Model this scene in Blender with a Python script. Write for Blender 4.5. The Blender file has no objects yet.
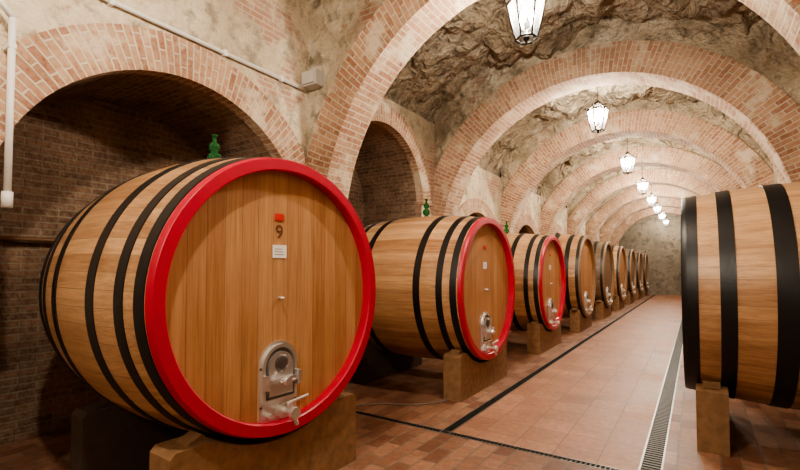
import bpy, bmesh, math, random
from mathutils import Vector, noise
random.seed(4)
C = bpy.context.scene.collection
XC, W, ZC = -1.3, 2.45, 1.85
YEND = 29.2

# ------------------------------------------------------------------ materials
def newmat(name):
    m = bpy.data.materials.new(name); m.use_nodes = True
    nt = m.node_tree; b = nt.nodes['Principled BSDF']
    return m, nt, b
class G:
    def __init__(s, nt): s.nt = nt
    def n(s, t, **k):
        x = s.nt.nodes.new(t)
        for a, v in k.items():
            if a.startswith('i_'):
                x.inputs[a[2:].replace('_', ' ')].default_value = v
            else: setattr(x, a, v)
        return x
    def l(s, a, b): s.nt.links.new(a, b)
    def math(s, op, a, b=None, c=None):
        x = s.nt.nodes.new('ShaderNodeMath'); x.operation = op
        for i, v in enumerate((a, b, c)):
            if v is None: continue
            if isinstance(v, (int, float)): x.inputs[i].default_value = v
            else: s.l(v, x.inputs[i])
        return x.outputs[0]
    def mix(s, f, a, b, mode='MIX'):
        x = s.nt.nodes.new('ShaderNodeMix'); x.data_type = 'RGBA'; x.blend_type = mode
        for i, v in ((0, f), (6, a), (7, b)):
            if isinstance(v, (int, float)): x.inputs[i].default_value = v
            elif isinstance(v, tuple): x.inputs[i].default_value = (*v, 1) if len(v) == 3 else v
            else: s.l(v, x.inputs[i])
        return x.outputs[2]
    def noise(s, vec, scale, detail=5, rough=.55, col=False):
        x = s.n('ShaderNodeTexNoise'); x.inputs['Scale'].default_value = scale
        x.inputs['Detail'].default_value = detail; x.inputs['Roughness'].default_value = rough
        if vec is not None: s.l(vec, x.inputs['Vector'])
        return x.outputs['Color' if col else 'Fac']
    def ramp(s, f, stops):
        x = s.n('ShaderNodeValToRGB'); e = x.color_ramp.elements
        while len(e) < len(stops): e.new(.5)
        for el, (p, c) in zip(e, stops):
            el.position = p; el.color = (*c, 1) if len(c) == 3 else c
        s.l(f, x.inputs[0]); return x.outputs[0]
    def bump(s, h, strength, dist, b, prev=None):
        x = s.n('ShaderNodeBump'); x.inputs['Strength'].default_value = strength
        x.inputs['Distance'].default_value = dist
        s.l(h, x.inputs['Height'])
        if prev: s.l(prev, x.inputs['Normal'])
        if b: s.l(x.outputs[0], b.inputs['Normal'])
        return x.outputs[0]

def brick_nodes(g, uv, c1, c2, mortar, bw, rh, ms):
    wob = g.noise(uv, 6, 2, col=True)
    v = g.n('ShaderNodeVectorMath', operation='MULTIPLY_ADD')
    g.l(wob, v.inputs[0]); v.inputs[1].default_value = (.014, .014, 0); g.l(uv, v.inputs[2])
    br = g.n('ShaderNodeTexBrick'); g.l(v.outputs[0], br.inputs['Vector'])
    br.inputs['Scale'].default_value = 1
    br.inputs['Brick Width'].default_value = bw; br.inputs['Row Height'].default_value = rh
    br.inputs['Mortar Size'].default_value = ms; br.inputs['Mortar Smooth'].default_value = .3
    br.inputs['Color1'].default_value = (*c1, 1); br.inputs['Color2'].default_value = (*c2, 1)
    br.inputs['Mortar'].default_value = (*mortar, 1)
    return br

def mat_brick(name, c1, c2, mortar, bw=.27, rh=.062, ms=.008, plaster=0.0, pcol=(.55, .45, .33), dirt=.5):
    m, nt, b = newmat(name); g = G(nt)
    tc = g.n('ShaderNodeTexCoord'); uv = tc.outputs['UV']; ob = tc.outputs['Object']
    br = brick_nodes(g, uv, c1, c2, mortar, bw, rh, ms)
    big = g.noise(ob, 1.6, 6); fine = g.noise(ob, 22, 5, .65)
    col = g.mix(g.ramp(fine, [(.4, (0, 0, 0)), (.8, (.6, .6, .6))]), br.outputs['Color'], (.6, .48, .35))
    col = g.mix(g.ramp(fine, [(.25, (.7, .7, .7)), (.42, (0, 0, 0))]), col, (.14, .08, .06))
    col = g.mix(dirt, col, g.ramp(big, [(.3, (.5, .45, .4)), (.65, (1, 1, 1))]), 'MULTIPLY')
    if plaster > 0:
        pn = g.noise(ob, 2.2, 7, .65)
        msk = g.ramp(pn, [(.55 - plaster * .2, (0, 0, 0)), (.66 - plaster * .2, (.85, .85, .85))])
        pc = g.mix(fine, tuple(x * .75 for x in pcol), tuple(min(1, x * 1.2) for x in pcol))
        col = g.mix(msk, col, pc)
    g.l(col, b.inputs['Base Color']); b.inputs['Roughness'].default_value = .9
    h = g.math('SUBTRACT', fine, br.outputs['Fac'])
    g.bump(h, .8, .018, b)
    return m

def mat_plaster(name, a, c, d, brickamt=.4, bump=.5, rocky=False, bdist=.08):
    m, nt, b = newmat(name); g = G(nt)
    tc = g.n('ShaderNodeTexCoord'); uv = tc.outputs['UV']; ob = tc.outputs['Object']
    n1 = g.noise(ob, .9, 8, .62); n2 = g.noise(ob, 4.5, 8, .7); n3 = g.noise(ob, 30, 4, .6)
    col = g.ramp(n1, [(.3, a), (.5, c), (.68, d)])
    col = g.mix(g.ramp(n2, [(.36, (1, 1, 1)), (.5, (0, 0, 0))]), col, tuple(x * .5 for x in c))
    col = g.mix(.45, col, g.ramp(n3, [(.3, (.55, .5, .45)), (.7, (1, 1, 1))]), 'MULTIPLY')
    if brickamt > 0:
        br = brick_nodes(g, uv, (.36, .16, .10), (.5, .29, .19), (.52, .46, .38), .27, .062, .008)
        off = g.n('ShaderNodeVectorMath', operation='ADD'); g.l(ob, off.inputs[0]); off.inputs[1].default_value = (7, 3, 1)
        n4 = g.noise(off.outputs[0], 1.1, 7, .66)
        t = .62 - brickamt * .16
        msk = g.ramp(n4, [(t, (0, 0, 0)), (t + .05, (1, 1, 1))])
        col = g.mix(g.math('MULTIPLY', msk, .8), col, br.outputs['Color'])
    h = g.math('ADD', g.math('MULTIPLY', n2, 1.2), g.math('MULTIPLY', n3, .35))
    if rocky:
        wv = g.n('ShaderNodeVectorMath', operation='MULTIPLY_ADD'); g.l(g.noise(ob, 2, 5, col=True), wv.inputs[0]); wv.inputs[1].default_value = (.9, .9, .9); g.l(ob, wv.inputs[2])
        vo = g.n('ShaderNodeTexVoronoi'); vo.inputs['Scale'].default_value = 2.2; g.l(wv.outputs[0], vo.inputs['Vector'])
        v2 = g.n('ShaderNodeTexVoronoi'); v2.inputs['Scale'].default_value = 6.5; g.l(wv.outputs[0], v2.inputs['Vector'])
        dd = g.math('ADD', vo.outputs['Distance'], g.math('MULTIPLY', v2.outputs['Distance'], .5))
        col = g.mix(.5, col, g.ramp(dd, [(.35, (1, 1, 1)), (1.05, (.48, .42, .35))]), 'MULTIPLY')
        h = g.math('SUBTRACT', h, g.math('MULTIPLY', dd, 1.6))
    g.l(col, b.inputs['Base Color']); b.inputs['Roughness'].default_value = .93
    g.bump(h, bump, bdist, b)
    return m

M = {}
M['arch'] = mat_brick('arch_brick', (.33, .14, .08), (.55, .32, .195), (.64, .55, .42), bw=.19, plaster=.06, pcol=(.66, .55, .41), dirt=.6)
M['soffit'] = mat_brick('soffit_brick', (.34, .15, .085), (.55, .33, .20), (.66, .56, .43), bw=.27, plaster=.25, pcol=(.68, .57, .43), dirt=.55)
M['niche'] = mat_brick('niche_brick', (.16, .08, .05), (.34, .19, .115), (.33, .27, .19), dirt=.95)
M['wall'] = mat_plaster('wall_plaster', (.40, .32, .22), (.68, .57, .42), (.84, .74, .58), .45, .6)
M['span'] = mat_plaster('spandrel_plaster', (.42, .34, .24), (.68, .58, .43), (.84, .75, .60), .15, .8, True, .10)
M['rock'] = mat_plaster('tufa_rock', (.46, .37, .26), (.76, .65, .48), (.90, .81, .66), 0, .9, True, .22)
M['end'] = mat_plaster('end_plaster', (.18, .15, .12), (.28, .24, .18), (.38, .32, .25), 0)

def mat_wood(name, dark, light, head=False, N=60, plank=.115):
    m, nt, b = newmat(name); g = G(nt)
    tc = g.n('ShaderNodeTexCoord'); ob = tc.outputs['Object']
    sp = g.n('ShaderNodeSeparateXYZ'); g.l(ob, sp.inputs[0])
    if head: t = g.math('DIVIDE', g.math('ADD', sp.outputs['Y'], 5.03), plank)
    else: t = g.math('MULTIPLY', g.math('ADD', g.math('ARCTAN2', sp.outputs['Z'], sp.outputs['Y']), 3.2), N / (2 * math.pi))
    idx = g.math('FLOOR', t); fr = g.math('FRACT', t)
    wn = g.n('ShaderNodeTexWhiteNoise', noise_dimensions='2D')
    cx = g.n('ShaderNodeCombineXYZ'); g.l(idx, cx.inputs[0])
    oi = g.n('ShaderNodeObjectInfo'); g.l(oi.outputs['Random'], cx.inputs[1]); g.l(cx.outputs[0], wn.inputs['Vector'])
    rnd = wn.outputs['Value']
    ofs = g.n('ShaderNodeVectorMath', operation='SCALE'); g.l(wn.outputs['Color'], ofs.inputs[0]); ofs.inputs['Scale'].default_value = 20
    def grain(sc):
        mp = g.n('ShaderNodeMapping'); g.l(ob, mp.inputs['Vector']); mp.inputs['Scale'].default_value = sc
        ad = g.n('ShaderNodeVectorMath', operation='ADD'); g.l(mp.outputs[0], ad.inputs[0]); g.l(ofs.outputs[0], ad.inputs[1])
        return g.noise(ad.outputs[0], 1, 6, .65)
    gr = grain((30, 30, 1.3) if head else (1.3, 30, 30))
    gr2 = grain((110, 110, 3) if head else (3, 110, 110))
    blot = g.noise(ob, 3, 4)
    f = g.math('ADD', g.math('MULTIPLY', rnd, .65), g.math('MULTIPLY', g.math('SUBTRACT', gr, .5), 1.5))
    f = g.math('ADD', f, g.math('MULTIPLY', g.math('SUBTRACT', blot, .5), .5))
    f = g.math('ADD', f, .2)
    col = g.ramp(f, [(0, dark), (1, light)])
    col = g.mix(.5, col, g.ramp(gr2, [(.35, (.58, .49, .41)), (.55, (1, 1, 1))]), 'MULTIPLY')
    e = g.math('MINIMUM', fr, g.math('SUBTRACT', 1.0, fr))
    line = g.ramp(e, [(.0, (1, 1, 1)), (.035, (0, 0, 0))])
    col = g.mix(g.math('MULTIPLY', line, .5), col, (.11, .05, .02))
    g.l(col, b.inputs['Base Color'])
    b.inputs['Roughness'].default_value = .42
    b.inputs['Coat Weight'].default_value = .1; b.inputs['Coat Roughness'].default_value = .3
    h = g.math('SUBTRACT', g.math('MULTIPLY', gr, .4), line)
    g.bump(h, .35, .004, b)
    return m
M['stave'] = mat_wood('oak_staves', (.32, .155, .07), (.70, .44, .235))
M['head'] = mat_wood('oak_head', (.40, .185, .08), (.62, .355, .17), True)
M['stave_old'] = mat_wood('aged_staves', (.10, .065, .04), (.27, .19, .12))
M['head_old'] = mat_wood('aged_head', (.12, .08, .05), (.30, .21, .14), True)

def simple(name, col, rough=.5, metal=0, noisy=0, coat=0):
    m, nt, b = newmat(name); g = G(nt)
    b.inputs['Roughness'].default_value = rough; b.inputs['Metallic'].default_value = metal
    if coat: b.inputs['Coat Weight'].default_value = coat
    if noisy:
        tc = g.n('ShaderNodeTexCoord')
        n = g.noise(tc.outputs['Object'], 14, 6)
        g.l(g.mix(n, tuple(x * (1 - noisy) for x in col), tuple(min(1, x * (1 + noisy)) for x in col)), b.inputs['Base Color'])
        g.bump(n, .2, .01, b)
    else: b.inputs['Base Color'].default_value = (*col, 1)
    return m
M['hoop'] = simple('black_hoop_paint', (.009, .009, .010), .42, 0, .3)
M['red'] = simple('red_rim_paint', (.50, .010, .040), .38, 0, .1)
M['rimwood'] = simple('rim_wood', (.25, .14, .07), .5, 0, .3)
M['steel'] = simple('stainless_steel', (.80, .79, .77), .30, .85)
M['steel_d'] = simple('dark_steel', (.20, .19, .18), .38, .8)
M['iron'] = simple('lantern_iron', (.03, .028, .025), .5, .6)
M['beam'] = simple('cradle_timber', (.27, .155, .075), .75, 0, .6)
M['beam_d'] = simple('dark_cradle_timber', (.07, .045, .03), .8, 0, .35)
M['pipe'] = simple('grey_conduit', (.72, .70, .66), .5, 0, .1)
M['box'] = simple('box_plastic', (.48, .46, .43), .5)
M['cable'] = simple('cable_grey', (.25, .22, .19), .5)
M['white'] = simple('label_paper', (.85, .85, .84), .6)
M['redlab'] = simple('red_label', (.6, .03, .03), .5)
M['ink'] = simple('brown_ink', (.15, .055, .03), .6)
M['pit'] = simple('drain_pit', (.012, .011, .01), .8)
M['grate'] = simple('galvanised_grate', (.30, .28, .26), .4, .7)
M['grate_d'] = simple('dark_grate', (.06, .055, .05), .45, .6)
M['copper'] = simple('old_pipe', (.2, .1, .05), .5, .4)
gm, nt, b = newmat('green_glass'); b.inputs['Base Color'].default_value = (.03, .26, .08, 1)
b.inputs['Roughness'].default_value = .05; b.inputs['Transmission Weight'].default_value = .75; b.inputs['IOR'].default_value = 1.45
M['glass'] = gm
bm_, nt, b = newmat('bulb_glow'); b.inputs['Emission Color'].default_value = (1, .94, .85, 1); b.inputs['Emission Strength'].default_value = 600
M['bulb'] = bm_
pm = bpy.data.materials.new('lantern_pane'); pm.use_nodes = True; nt = pm.node_tree; nt.nodes.clear()
o = nt.nodes.new('ShaderNodeOutputMaterial'); mx = nt.nodes.new('ShaderNodeMixShader'); t = nt.nodes.new('ShaderNodeBsdfTransparent'); gl = nt.nodes.new('ShaderNodeBsdfTranslucent')
gl.inputs['Color'].default_value = (.9, .9, .88, 1); mx.inputs[0].default_value = .03
nt.links.new(t.outputs[0], mx.inputs[1]); nt.links.new(gl.outputs[0], mx.inputs[2]); nt.links.new(mx.outputs[0], o.inputs[0])
M['pane'] = pm

def mat_floor(name, bw, rh, ms, c1, c2, mo, off, rough, rot=0):
    m, nt, b = newmat(name); g = G(nt)
    tc = g.n('ShaderNodeTexCoord'); ob = tc.outputs['Object']
    mp = g.n('ShaderNodeMapping'); g.l(ob, mp.inputs['Vector']); mp.inputs['Rotation'].default_value = (0, 0, rot)
    br = brick_nodes(g, mp.outputs[0], c1, c2, mo, bw, rh, ms); br.offset = off
    n1 = g.noise(ob, 1.3, 7, .65); n2 = g.noise(ob, 18, 5, .6)
    col = g.mix(.85, br.outputs['Color'], g.ramp(n1, [(.3, (.5, .45, .41)), (.7, (1, 1, 1))]), 'MULTIPLY')
    col = g.mix(.7, col, g.ramp(n2, [(.25, (.5, .46, .42)), (.7, (1, 1, 1))]), 'MULTIPLY')
    g.l(col, b.inputs['Base Color'])
    g.l(g.math('ADD', g.math('MULTIPLY', n1, .35), rough), b.inputs['Roughness'])
    g.bump(g.math('SUBTRACT', g.math('MULTIPLY', n2, .5), br.outputs['Fac']), .5, .007, b)
    return m
M['fbrick'] = mat_floor('floor_brick', .28, .14, .008, (.28, .12, .07), (.54, .30, .19), (.30, .23, .17), .5, .35, math.radians(90))
M['ftile'] = mat_floor('floor_tile', .33, .33, .005, (.54, .26, .16), (.64, .35, .23), (.36, .21, .14), 0.0, .35)

# ------------------------------------------------------------------ mesh helper
class MB:
    def __init__(s): s.bm = bmesh.new(); s.uv = s.bm.loops.layers.uv.new('UVMap'); s.mats = []
    def mi(s, k):
        if k not in s.mats: s.mats.append(k)
        return s.mats.index(k)
    def quad(s, pts, uvs, k, smooth=False):
        vs = [s.bm.verts.new(p) for p in pts]
        f = s.bm.faces.new(vs); f.material_index = s.mi(k); f.smooth = smooth
        if uvs:
            for l, u in zip(f.loops, uvs): l[s.uv].uv = u
        return f
    def grid(s, fn, us, vs, k, uvfn=None, smooth=True):
        P = [[s.bm.verts.new(fn(u, v)) for v in vs] for u in us]
        for i in range(len(us) - 1):
            for j in range(len(vs) - 1):
                try: f = s.bm.faces.new((P[i][j], P[i + 1][j], P[i + 1][j + 1], P[i][j + 1]))
                except ValueError: continue
                f.material_index = s.mi(k); f.smooth = smooth
                if uvfn:
                    for l, (a, c) in zip(f.loops, ((i, j), (i + 1, j), (i + 1, j + 1), (i, j + 1))): l[s.uv].uv = uvfn(us[a], vs[c])
    def box(s, a, b, k):
        x0, y0, z0 = a; x1, y1, z1 = b
        v = [s.bm.verts.new(p) for p in ((x0,y0,z0),(x1,y0,z0),(x1,y1,z0),(x0,y1,z0),(x0,y0,z1),(x1,y0,z1),(x1,y1,z1),(x0,y1,z1))]
        for q in ((0,3,2,1),(4,5,6,7),(0,1,5,4),(1,2,6,5),(2,3,7,6),(3,0,4,7)):
            f = s.bm.faces.new([v[i] for i in q]); f.material_index = s.mi(k)
    def lathe(s, prof, k, axis='z', n=48, org=(0, 0, 0), smooth=True, kf=None):
        ox, oy, oz = org
        R = []
        for r, h in prof:
            ring = []
            for i in range(n):
                a = 2 * math.pi * i / n; c, d = r * math.cos(a), r * math.sin(a)
                p = {'z': (c, d, h), 'x': (h, c, d), 'y': (d, h, c)}[axis]
                ring.append(s.bm.verts.new((p[0] + ox, p[1] + oy, p[2] + oz)))
            R.append(ring)
        for j in range(len(R) - 1):
            for i in range(n):
                f = s.bm.faces.new((R[j][i], R[j][(i + 1) % n], R[j + 1][(i + 1) % n], R[j + 1][i]))
                f.material_index = s.mi(kf(j) if kf else k); f.smooth = smooth
        return R
    def tube(s, p0, p1, r, k, n=10):
        p0, p1 = Vector(p0), Vector(p1); d = (p1 - p0).normalized()
        a = d.orthogonal().normalized(); b = d.cross(a)
        A = [[s.bm.verts.new(p + (a * math.cos(2*math.pi*i/n) + b * math.sin(2*math.pi*i/n)) * r) for i in range(n)] for p in (p0, p1)]
        for i in range(n):
            f = s.bm.faces.new((A[0][i], A[0][(i+1)%n], A[1][(i+1)%n], A[1][i])); f.smooth = True; f.material_index = s.mi(k)
        for q in (A[0][::-1], A[1]):
            f = s.bm.faces.new(q); f.material_index = s.mi(k)
    def extrude_poly(s, pts, x0, x1, k):
        a = [s.bm.verts.new((x0, p[0], p[1])) for p in pts]; b = [s.bm.verts.new((x1, p[0], p[1])) for p in pts]
        for q in (a[::-1], b):
            f = s.bm.faces.new(q); f.material_index = s.mi(k)
        n = len(pts)
        for i in range(n):
            f = s.bm.faces.new((a[i], a[(i+1)%n], b[(i+1)%n], b[i])); f.material_index = s.mi(k)
    def mesh(s, name, recalc=False, sharp=None):
        if recalc: bmesh.ops.recalc_face_normals(s.bm, faces=s.bm.faces)
        me = bpy.data.meshes.new(name); s.bm.to_mesh(me); s.bm.free()
        for k in s.mats: me.materials.append(M[k])
        if sharp: me.set_sharp_from_angle(angle=math.radians(sharp))
        return me
def obj(name, me, parent=None, loc=(0, 0, 0), rot=(0, 0, 0)):
    o = bpy.data.objects.new(name, me); C.objects.link(o); o.location = loc; o.rotation_euler = rot
    if parent: o.parent = parent
    return o
def lin(a, b, n): return [a + (b - a) * i / (n - 1) for i in range(n)]

# ------------------------------------------------------------------ room shell
def wall_bay(mb, side, y0, y1, H, nc, nR, nz, ring=.3, dens=40):
    X = XC + side * W; XB = XC + side * (W + 1.2)
    ys = [y0] + [nc - nR * math.cos(math.pi * i / dens) for i in range(dens + 1)] + [y1]
    def zl(y): return nz + math.sqrt(max(0, nR * nR - (y - nc) ** 2)) if abs(y - nc) <= nR + 1e-6 else 0
    for i in range(len(ys) - 1):
        a, b = ys[i], ys[i + 1]
        if b - a < 1e-5: continue
        if i == 0 or i == len(ys) - 2: za = zb = 0
        else: za, zb = zl(a), zl(b)
        mb.quad([(X, a, za), (X, b, zb), (X, b, H), (X, a, H)], [(a, za), (b, zb), (b, H), (a, H)], 'wall')
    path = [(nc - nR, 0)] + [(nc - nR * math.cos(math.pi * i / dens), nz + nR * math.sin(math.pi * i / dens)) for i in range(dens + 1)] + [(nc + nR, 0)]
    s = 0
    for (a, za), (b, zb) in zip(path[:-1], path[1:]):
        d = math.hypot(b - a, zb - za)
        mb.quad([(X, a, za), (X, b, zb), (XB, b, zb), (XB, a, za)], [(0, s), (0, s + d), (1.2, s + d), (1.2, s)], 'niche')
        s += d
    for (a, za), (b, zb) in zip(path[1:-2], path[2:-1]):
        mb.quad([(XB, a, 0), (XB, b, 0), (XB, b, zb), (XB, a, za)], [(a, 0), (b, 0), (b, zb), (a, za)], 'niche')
    XP = X - side * .035
    for i in range(dens):
        t0, t1 = math.pi * i / dens, math.pi * (i + 1) / dens
        def P(x, r, t): return (x, nc - r * math.cos(t), nz + r * math.sin(t))
        r0, r1 = nR - .01, nR + ring; rm = nR + ring / 2
        mb.quad([P(XP, r0, t0), P(XP, r0, t1), P(XP, r1, t1), P(XP, r1, t0)], [(0, t0 * rm), (0, t1 * rm), (ring, t1 * rm), (ring, t0 * rm)], 'arch')
        mb.quad([P(XP, r1, t0), P(XP, r1, t1), P(X, r1, t1), P(X, r1, t0)], [(0, t0), (0, t1), (.03, t1), (.03, t0)], 'arch')
        mb.quad([P(XP, r0, t0), P(XP, r0, t1), P(X + side*.1, r0, t1), P(X + side*.1, r0, t0)], [(0, t0 * nR), (0, t1 * nR), (.13, t1 * nR), (.13, t0 * nR)], 'arch')

def arch(mb, y0, y1, R=2.2, t=.4, top=6.0, dens=56, sz=1.0, zc=ZC):
    ca = math.atan2(top - zc, W)
    an = sorted(set([math.pi * i / dens for i in range(dens + 1)] + [ca, math.pi - ca]))
    def pin(a, r=R): return XC + r * math.cos(a), zc + r * sz * math.sin(a)
    def pout(a):
        c, s = abs(math.cos(a)), math.sin(a)
        k = min(W / c if c > 1e-6 else 1e9, (top - zc) / s if s > 1e-6 else 1e9)
        return XC + k * math.cos(a), zc + k * math.sin(a)
    for a, b in zip(an[:-1], an[1:]):
        (x0, z0), (x1, z1) = pin(a), pin(b); (u0, w0), (u1, w1) = pout(a), pout(b)
        for y in (y0, y1):
            mb.quad([(x0, y, z0), (x1, y, z1), (u1, y, w1), (u0, y, w0)], [(x0, z0), (x1, z1), (u1, w1), (u0, w0)], 'span')
        d = y1 - y0
        mb.quad([(x0, y0 - .03, z0), (x1, y0 - .03, z1), (x1, y1 + .03, z1), (x0, y1 + .03, z0)], [(0, a * R), (0, b * R), (d + .06, b * R), (d + .06, a * R)], 'soffit')
        (r0, q0), (r1, q1) = pin(a, R + t), pin(b, R + t); rm = R + t / 2
        for y, ys in ((y0 - .03, y0), (y1 + .03, y1)):
            mb.quad([(x0, y, z0), (x1, y, z1), (r1, y, q1), (r0, y, q0)], [(0, a * rm), (0, b * rm), (t, b * rm), (t, a * rm)], 'arch')
            mb.quad([(r0, y, q0), (r1, y, q1), (r1, ys, q1), (r0, ys, q0)], [(0, a * rm), (0, b * rm), (.03, b * rm), (.03, a * rm)], 'arch')
    for sd in (-1, 1):
        a, b = XC + sd * R, XC + sd * W
        for y in (y0 - .03, y1 + .03):
            mb.quad([(a, y, 0), (b, y, 0), (b, y, zc), (a, y, zc)], [(a, 0), (b, 0), (b, zc), (a, zc)], 'soffit')
        mb.quad([(a, y0 - .03, 0), (a, y1 + .03, 0), (a, y1 + .03, zc), (a, y0 - .03, zc)], [(y0, 0), (y1, 0), (y1, zc), (y0, zc)], 'soffit')

def vault(mb, y0, y1, H, rise, step, amp):
    nU = int(7 / step * .9); us = [math.pi * i / nU for i in range(nU + 1)]
    nV = max(6, int((y1 - y0) / step)); vs = lin(y0 - .02, y1 + .02, nV)
    def f(a, y):
        x = XC - W * 1.02 * math.cos(a); z = H + rise * math.sin(a)
        p = Vector((x, y, z))
        q = p + .5 * Vector((noise.noise(p * 1.5), noise.noise(p * 1.5 + Vector((9, 2, 4))), noise.noise(p * 1.5 + Vector((3, 7, 1)))))
        d = noise.voronoi(q * 1.5)[0]; d2 = noise.voronoi(q * 3.8)[0]
        n = .5 * noise.fractal(p * .9, 1.0, 2.0, 5) + 1.3 * (d[0] - .4) + .5 * (d2[0] - .4) + .25 * abs(noise.noise(p * 7)) + .1 * noise.noise(p * 15)
        k = amp * n * min(1, math.sin(a) * 2.5)
        return (x + k * .6 * math.cos(a), y, z + k - .02)
    mb.grid(f, us, vs, 'rock', lambda a, y: (a * 2.5, y))

arches = [(-.95, -.45), (3.75, 4.1)] + [(6.8 + 3.2 * k, 7.25 + 3.2 * k) for k in range(7)]
bays = [(-4.2, -.95, 3.9, 1.2, -2.6, 1.15, 1.9), (-.45, 3.75, 4.7, 1.2, 2.28, 1.40, 1.78), (4.1, 6.8, 4.0, .75, 5.30, 1.06, 2.55)]
for k in range(7):
    bays.append((7.25 + 3.2 * k, 10.0 + 3.2 * k if k < 6 else YEND, 3.6, 1.15, 8.62 + 3.2 * k, 1.15, 1.5))
wl, wr, cl, ar = MB(), MB(), MB(), MB()
for i, (y0, y1, H, rise, nc, nR, nz) in enumerate(bays):
    wall_bay(wl, -1, y0, y1, H, nc, nR, nz, .33 if i == 1 else .28)
    wall_bay(wr, 1, y0, y1, H, nc, nR, nz, .33 if i == 1 else .28)
    vault(cl, y0, y1, H, rise, .045 if i in (1, 2) else (.065 if i < 6 else .2), .30 if i < 5 else .2)
for i, (a, b) in enumerate(arches):
    if i < 2: arch(ar, a, b, R=2.2, sz=1.09, t=.38)
    else: arch(ar, a, b, R=2.3, t=.42, zc=1.95)
obj('wall_left', wl.mesh('wall_left')); obj('wall_right', wr.mesh('wall_right'))
obj('ceiling', cl.mesh('ceiling')); obj('ceiling_arches', ar.mesh('ceiling_arches'))
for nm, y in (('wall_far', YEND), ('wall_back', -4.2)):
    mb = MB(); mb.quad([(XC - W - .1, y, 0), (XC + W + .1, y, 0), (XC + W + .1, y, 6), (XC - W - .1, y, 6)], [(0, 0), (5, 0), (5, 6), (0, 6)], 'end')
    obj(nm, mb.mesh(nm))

# floor with recessed drain channels
XL, XR, YD = -1.94, -.31, 3.71
fl = MB()
def fq(x0, x1, y0, y1, k): fl.quad([(x0, y0, 0), (x1, y0, 0), (x1, y1, 0), (x0, y1, 0)], None, k)
wL, wR, wC = .045, .07, .032
YF = YEND + .2
fq(-5.1, XL - wL, -4.3, YD - wC, 'fbrick'); fq(-5.1, -3.4, YD - wC, YD + wC, 'fbrick'); fq(-5.1, XL - wL, YD + wC, YF, 'fbrick')
fq(XL + wL, XR - wR, YD + wC, YF, 'ftile'); fq(XL - wL, XR - wR, -4.3, YD - wC, 'fbrick')
fq(XR + wR, 2.6, -4.3, YF, 'fbrick')
obj('floor', fl.mesh('floor'))
dr = MB()
def pitx(x, w, y0, y1, bar, k):
    dr.quad([(x - w, y0, -.03), (x + w, y0, -.03), (x + w, y1, -.03), (x - w, y1, -.03)], None, 'pit')
    for s in (-1, 1): dr.box((x + s * w - .006, y0, -.03), (x + s * w + .006, y1, .004), 'grate')
    y = y0 + .02
    while y < y1 and y < 24:
        dr.box((x - w, y, -.02), (x + w, y + bar * .35, .001), k); y += bar
pitx(XL, wL, YD - wC, YEND, .035, 'grate_d'); pitx(XR, wR, -4.2, YEND, .05, 'grate_d')
dr.quad([(-3.4, YD - wC, -.03), (XR - wR, YD - wC, -.03), (XR - wR, YD + wC, -.03), (-3.4, YD + wC, -.03)], None, 'pit')
x = -3.4
while x < XR - wR - .02:
    dr.box((x, YD - wC, -.02), (x + .012, YD + wC, .001), 'grate_d'); x += .035
for s in (-1, 1): dr.box((-3.4, YD + s * wC - .005, -.03), (XR - wR, YD + s * wC + .005, .003), 'grate')
obj('floor_drain', dr.mesh('floor_drain'))

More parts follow.
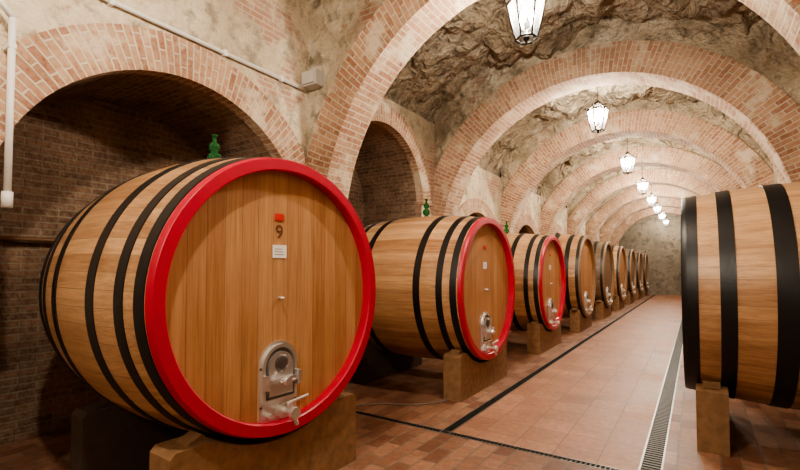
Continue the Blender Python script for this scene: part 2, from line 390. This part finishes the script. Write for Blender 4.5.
# ------------------------------------------------------------------ barrels
cache = {}
def barrel_meshes(Rh, Rb, L, style, cz, lod):
    key = (Rh, Rb, L, style, cz, lod)
    if key in cache: return cache[key]
    n = 144 if lod == 0 else 64
    def r(s): return Rb - (Rb - Rh) * (abs(2 * s / L - 1)) ** 2.0
    st, hd, rim = {'red': ('stave', 'head', 'red'), 'plain': ('stave', 'head', 'rimwood'), 'old': ('stave_old', 'head_old', 'rimwood'), 'black': ('stave', 'head', 'hoop')}[style]
    out = {}
    b = MB(); ss = lin(0.0, L, 33)
    b.lathe([(r(s), -s) for s in ss], st, 'x', n)
    out['staves'] = b.mesh('staves')
    for nm, xx, d in (('head_front', -.075, 1), ('head_rear', -L + .075, -1)):
        b = MB(); rr = Rh - .03
        ring = [b.bm.verts.new((xx, rr * math.cos(2*math.pi*i/n), rr * math.sin(2*math.pi*i/n))) for i in range(n)]
        f = b.bm.faces.new(ring if d > 0 else ring[::-1]); f.material_index = b.mi(hd)
        out[nm] = b.mesh(nm)
    b = MB()
    for sg in (0, 1):
        pr = [(Rh - .05, .08), (Rh - .066, .075), (Rh - .068, .010), (Rh - .060, .0), (r(0) + .004, -.001), (r(0) + .009, .004), (r(.045) + .009, .045), (r(.045) - .002, .046)]
        b.lathe([(a, -s if sg == 0 else -(L - s)) for a, s in pr], rim if sg == 0 else 'hoop', 'x', n)
    out['rim'] = b.mesh('rim', True, 40)
    b = MB()
    if style in ('red',): hs = ((.062, .075), (.225, .075), (.50, .085))
    else: hs = ((.02, .095), (.255, .105), (.59, .13))
    for s0, w in hs:
        for q in (0, 1):
            a0, a1 = (s0, s0 + w) if q == 0 else (L - s0 - w, L - s0)
            b.lathe([(r(a0) - .003, -a0), (r(a0) + .006, -a0 - .001), (r((a0 + a1) / 2) + .006, -(a0 + a1) / 2), (r(a1) + .006, -a1 + .001), (r(a1) - .003, -a1)], 'hoop', 'x', n)
    out['hoops'] = b.mesh('hoops', True, 30)
    b = MB()
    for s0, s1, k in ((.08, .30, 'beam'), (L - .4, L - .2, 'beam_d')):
        rc = max(r(s0), r(s1)) + .010; ht = .52
        hw = math.sqrt(rc ** 2 - (cz - ht) ** 2)
        a0 = math.atan2(hw, cz - ht)
        pts = [(-.73, 0), (.73, 0), (.73, ht - .03), (.70, ht)]
        for i in range(17):
            a = a0 - 2 * a0 * i / 16
            pts.append((rc * math.sin(a), cz - rc * math.cos(a)))
        pts += [(-.70, ht), (-.73, ht - .03)]
        b.extrude_poly([(p[0], p[1] - cz) for p in pts], -s1, -s0, k)
        for sd in (-1, 1):
            b.extrude_poly([(sd * (hw + .14), ht - cz), (sd * (hw + .01), ht - cz), (sd * (hw + .05), ht + .04 - cz)][::sd], -s1 + .05, -s0 - .05, k)
    out['cradle'] = b.mesh('cradle', True)
    cache[key] = out
    return out

def arched(w, h0, h1, n=20):
    return [(-w, h0), (w, h0)] + [(w * math.cos(math.pi * i / n), h1 + w * math.sin(math.pi * i / n)) for i in range(n + 1)]
def hatch_mesh(full=True):
    b = MB()
    b.extrude_poly(arched(.15, -.27, .11), 0, .010, 'steel')
    o_, i_ = arched(.135, -.12, .105), arched(.115, -.10, .105)
    for j in range(len(o_)):
        k2 = (j + 1) % len(o_)
        P = [(o_[j], i_[j]), (o_[k2], i_[k2])]
        xa = .03
        b.quad([(xa, *P[0][0]), (xa, *P[1][0]), (xa, *P[1][1]), (xa, *P[0][1])], None, 'steel')
        b.quad([(.01, *P[0][0]), (.01, *P[1][0]), (xa, *P[1][0]), (xa, *P[0][0])], None, 'steel')
        b.quad([(.01, *P[0][1]), (.01, *P[1][1]), (xa, *P[1][1]), (xa, *P[0][1])], None, 'steel')
    b.extrude_poly(arched(.116, -.101, .105), .008, .014, 'steel_d')
    b.extrude_poly(arched(.095, -.08, .10), .014, .038, 'steel')
    if full:
        b.lathe([(.0, .046), (.03, .046), (.05, .042), (.055, .038)][::-1], 'steel_d', 'x', 24, (0, 0, .12))
        b.box((.04, -.13, .0), (.06, .13, .03), 'steel')
        for s in (-1, 1): b.box((.01, s * .125 - .012, -.03), (.07, s * .125 + .012, .06), 'steel')
        b.tube((.05, 0, .015), (.11, 0, .015), .012, 'steel')
        b.lathe([(.0, .115), (.025, .113), (.03, .10), (.025, .09), (.0, .09)], 'steel', 'x', 20, (0, 0, .015))
        b.tube((.102, -.06, .015), (.102, .06, .015), .008, 'steel')
        b.lathe([(.0, .03), (.05, .03), (.05, .008)], 'steel', 'x', 24, (0, .03, -.19))
        b.tube((.01, .03, -.19), (.13, .03, -.19), .022, 'steel', 14)
        b.lathe([(.0, .145), (.038, .145), (.042, .13), (.038, .115), (.0, .115)], 'steel', 'x', 20, (0, .03, -.19))
        b.tube((.09, .03, -.18), (.09, .03, -.13), .012, 'steel')
        b.tube((.09, .0, -.13), (.10, .17, -.11), .010, 'steel')
        b.tube((.11, .03, -.19), (.12, .06, -.27), .014, 'steel')
        b.lathe([(.0, .05), (.018, .05), (.02, .008)], 'steel', 'x', 14, (0, -.08, -.2))
    for sy in (-1, 1):
        for z in (-.245, -.14, .1): b.lathe([(.0, .016), (.008, .016), (.009, .009)], 'steel_d', 'x', 10, (0, sy * .138 if z < 0 else sy * .141, z))
    return b.mesh('hatch', True, 35)
HM, HF = hatch_mesh(), hatch_mesh(False)

def barrel(xf, yc, cz, Rh, Rb, L=1.9, style='red', side=-1, num=None, lod=0, dy=-.04, rz=0):
    e = bpy.data.objects.new('wine_barrel', None); C.objects.link(e); e.empty_display_size = .2
    e.location = (xf, yc, cz); e.rotation_euler = (0, 0, math.radians(rz) + (0 if side < 0 else math.pi))
    for k, me in barrel_meshes(Rh, Rb, L, style, cz, lod).items(): obj(k, me, e)
    obj('hatch', HM if side < 0 else HF, e, (-.075, dy, -.575 * Rh / .9))
    if lod == 0:
        b = MB()
        b.box((-.075, dy - .05, .24), (-.071, dy + .06, .325), 'white')
        for i in range(3): b.box((-.071, dy - .035, .26 + .018 * i), (-.0705, dy + .04 - .01 * i, .264 + .018 * i), 'ink')
        b.box((-.075, dy - .035, .485), (-.068, dy + .035, .53), 'redlab')
        b.lathe([(.0, -.03), (.008, -.03), (.011, -.05), (.012, -.075)], 'steel', 'x', 12, (0, dy + .005, -.02))
        obj('labels', b.mesh('labels'), e)
        if num:
            cu = bpy.data.curves.new('numeral', 'FONT'); cu.body = num; cu.size = .13; cu.extrude = .001
            cu.align_x = 'CENTER'; cu.materials.append(M['ink'])
            obj('numeral', cu, e, (-.072, dy, .368), (math.radians(90), 0, math.radians(90)))
    return e

def airlock(x, y, z, s=1.0):
    b = MB()
    pr = [(0, 0), (.020, 0), (.022, .02), (.045, .035), (.052, .065), (.045, .095), (.024, .11), (.022, .12), (.038, .135), (.04, .16), (.034, .18), (.016, .19), (.014, .235), (.022, .24), (.022, .25), (0, .25)]
    b.lathe([(r * s, h * s) for r, h in pr], 'glass', 'z', 28)
    b.lathe([(0, -.0), (.035 * s, 0), (.03 * s, .018), (0, .02)], 'beam_d', 'z', 20)
    obj('glass_airlock', b.mesh('glass_airlock', True), None, (x, y, z - .002))

barrel(-2.2, 2.06, 1.325, .87, .96, 1.62, 'red', -1, '9', rz=-2.5)
airlock(-3.10, 2.10, 1.325 + .958)
barrel(-2.14, 5.35, 1.25, .872, .95, 1.85, 'red', -1)
airlock(-3.08, 5.35, 1.25 + .95)
barrel(-2.2, 8.6, 1.23, .86, .945, 1.85, 'red', -1)
airlock(-3.12, 8.6, 1.23 + .945)
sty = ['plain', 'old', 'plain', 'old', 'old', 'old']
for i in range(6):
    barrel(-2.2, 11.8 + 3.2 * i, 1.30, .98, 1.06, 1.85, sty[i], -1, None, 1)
barrel(-.1, 5.2, 1.27, .90, .975, 1.9, 'black', 1, None, 0)
for i in range(5):
    barrel(-.04, 8.6 + 3.2 * i, 1.25, .88, .96, 1.9, 'black', 1, None, 1)

# ------------------------------------------------------------------ lanterns
def lantern_mesh():
    b = MB(); n = 6
    def P(r, z, i): a = 2 * math.pi * i / n + .3; return (r * math.cos(a), r * math.sin(a), z)
    rb, rt, h = .095, .17, .34
    for i in range(n):
        b.tube(P(rb, 0, i), P(rt, h, i), .009, 'iron', 6)
        b.tube(P(rb, 0, i), P(rb, 0, i + 1), .010, 'iron', 6)
        b.tube(P(rt, h, i), P(rt, h, i + 1), .012, 'iron', 6)
        b.tube(P(rt, h, i), P(.05, h + .1, i), .009, 'iron', 6)
        b.tube(P(.05, h + .1, i), P(.05, h + .1, i + 1), .008, 'iron', 6)
        b.quad([P(rb, 0, i), P(rb, 0, i + 1), P(rt, h, i + 1), P(rt, h, i)], None, 'pane')
        b.tube(P(rt, h, i), P(rt + .02, h + .05, i), .007, 'iron', 5)
    b.lathe([(.05, h + .1), (.055, h + .12), (.03, h + .15), (.012, h + .17), (0, h + .17)], 'iron', 'z', 12)
    b.lathe([(0, -.05), (.012, -.04), (.015, -.02), (.03, 0), (.03, .02), (.014, .03), (.014, .08), (0, .08)], 'iron', 'z', 12)
    for i in range(3):
        a = 2 * math.pi * i / 3 + .5; cx, cy = .05 * math.cos(a), .05 * math.sin(a)
        b.tube((0, 0, .07), (cx, cy, .10), .006, 'iron', 6)
        b.tube((cx, cy, .10), (cx, cy, .16), .012, 'white', 10)
        b.lathe([(0, .16), (.016, .17), (.027, .205), (.016, .25), (0, .275)], 'bulb', 'z', 12, (cx, cy, 0))
    return b.mesh('lantern_body')
LM = lantern_mesh()
def lantern(y, x=XC, z=3.7, top=4.9, E=80):
    e = bpy.data.objects.new('hanging_lantern', None); C.objects.link(e); e.location = (x, y, z); e.empty_display_size = .1
    obj('lantern_body', LM, e)
    b = MB(); zz = .50; i = 0
    while zz < top - z:
        r = .02; a = (i % 2) * math.pi / 2
        for k in range(8):
            t0, t1 = 2*math.pi*k/8, 2*math.pi*(k+1)/8
            p = lambda t: (r*.6*math.cos(t)*math.cos(a), r*.6*math.cos(t)*math.sin(a), zz + .022 + .026*math.sin(t))
            b.tube(p(t0), p(t1), .0035, 'iron', 5)
        zz += .042; i += 1
    if i: obj('chain', b.mesh('chain'), e)
    L = bpy.data.lights.new('bulb_light', 'POINT'); L.energy = E; L.color = (1, .88, .71); L.shadow_soft_size = .07
    obj('bulb_light', L, e, (0, 0, .29))
lantern(3.97, x=-1.24, z=3.57, top=4.22, E=230)
for y, E in ((-2.6, 260), (.4, 370)): lantern(y, top=4.9 if y < 0 else 5.7, E=E)
for y, E in ((7.9, 350), (11.8, 340), (15.4, 290), (18.7, 240), (21.6, 200), (24.8, 180), (28, 130)): lantern(y, z=3.75, top=4.7, E=E)

# ------------------------------------------------------------------ pipes etc
b = MB()
b.tube((-3.72, -.4, 3.55), (-3.72, 3.68, 3.55), .020, 'pipe')
for y in (.6, 1.6, 2.6, 3.3): b.box((-3.749, y, 3.52), (-3.70, y + .03, 3.58), 'pipe')
b.box((-3.72, 3.62, 3.56), (-3.50, 3.745, 3.73), 'box')
b.box((-3.70, 3.60, 3.58), (-3.52, 3.62, 3.71), 'box')
obj('electrical_conduit', b.mesh('electrical_conduit'))
b = MB()
YP = 1.0
b.tube((-3.62, YP, 1.95), (-3.62, YP, 3.1), .020, 'pipe', 14)
b.tube((-3.62, YP, 3.1), (-3.62, YP - .15, 3.28), .020, 'pipe', 14)
b.tube((-3.62, YP - .15, 3.28), (-3.62, -.4, 3.34), .020, 'pipe', 14)
b.tube((-3.62, YP, 1.88), (-3.62, YP, 1.98), .03, 'pipe', 14)
for z in (2.9,): b.box((-3.749, YP - .02, z), (-3.60, YP + .02, z + .03), 'pipe')
obj('wall_pipe', b.mesh('wall_pipe'))
b = MB()
b.tube((-4.88, .9, 1.75), (-4.88, 3.66, 1.75), .02, 'copper')
obj('niche_pipe', b.mesh('niche_pipe'))
cu = bpy.data.curves.new('floor_cable', 'CURVE'); cu.dimensions = '3D'; cu.bevel_depth = .008
sp = cu.splines.new('BEZIER'); pts = [(-3.3, 3.6, .008), (-3.0, 4.0, .008), (-2.5, 4.35, .008), (-2.3, 4.9, .008)]
sp.bezier_points.add(3)
for p, q in zip(sp.bezier_points, pts): p.co = q; p.handle_left_type = p.handle_right_type = 'AUTO'
cu.materials.append(M['cable']); obj('floor_cable', cu)

# ------------------------------------------------------------------ world + camera
w = bpy.data.worlds.new('World'); bpy.context.scene.world = w; w.use_nodes = True
w.node_tree.nodes['Background'].inputs[0].default_value = (.5, .45, .4, 1); w.node_tree.nodes['Background'].inputs[1].default_value = .05
cd = bpy.data.cameras.new('camera'); cam = bpy.data.objects.new('camera', cd); C.objects.link(cam)
cam.location = (0, 0, 1.5); cam.rotation_euler = (math.radians(92), 0, math.radians(33.3))
cd.lens = 20.25; cd.sensor_width = 36; cd.shift_y = .0216; cd.clip_start = .05; cd.clip_end = 200
bpy.context.scene.camera = cam
try: bpy.context.scene.view_settings.look = 'AgX - Medium High Contrast'
except Exception: pass
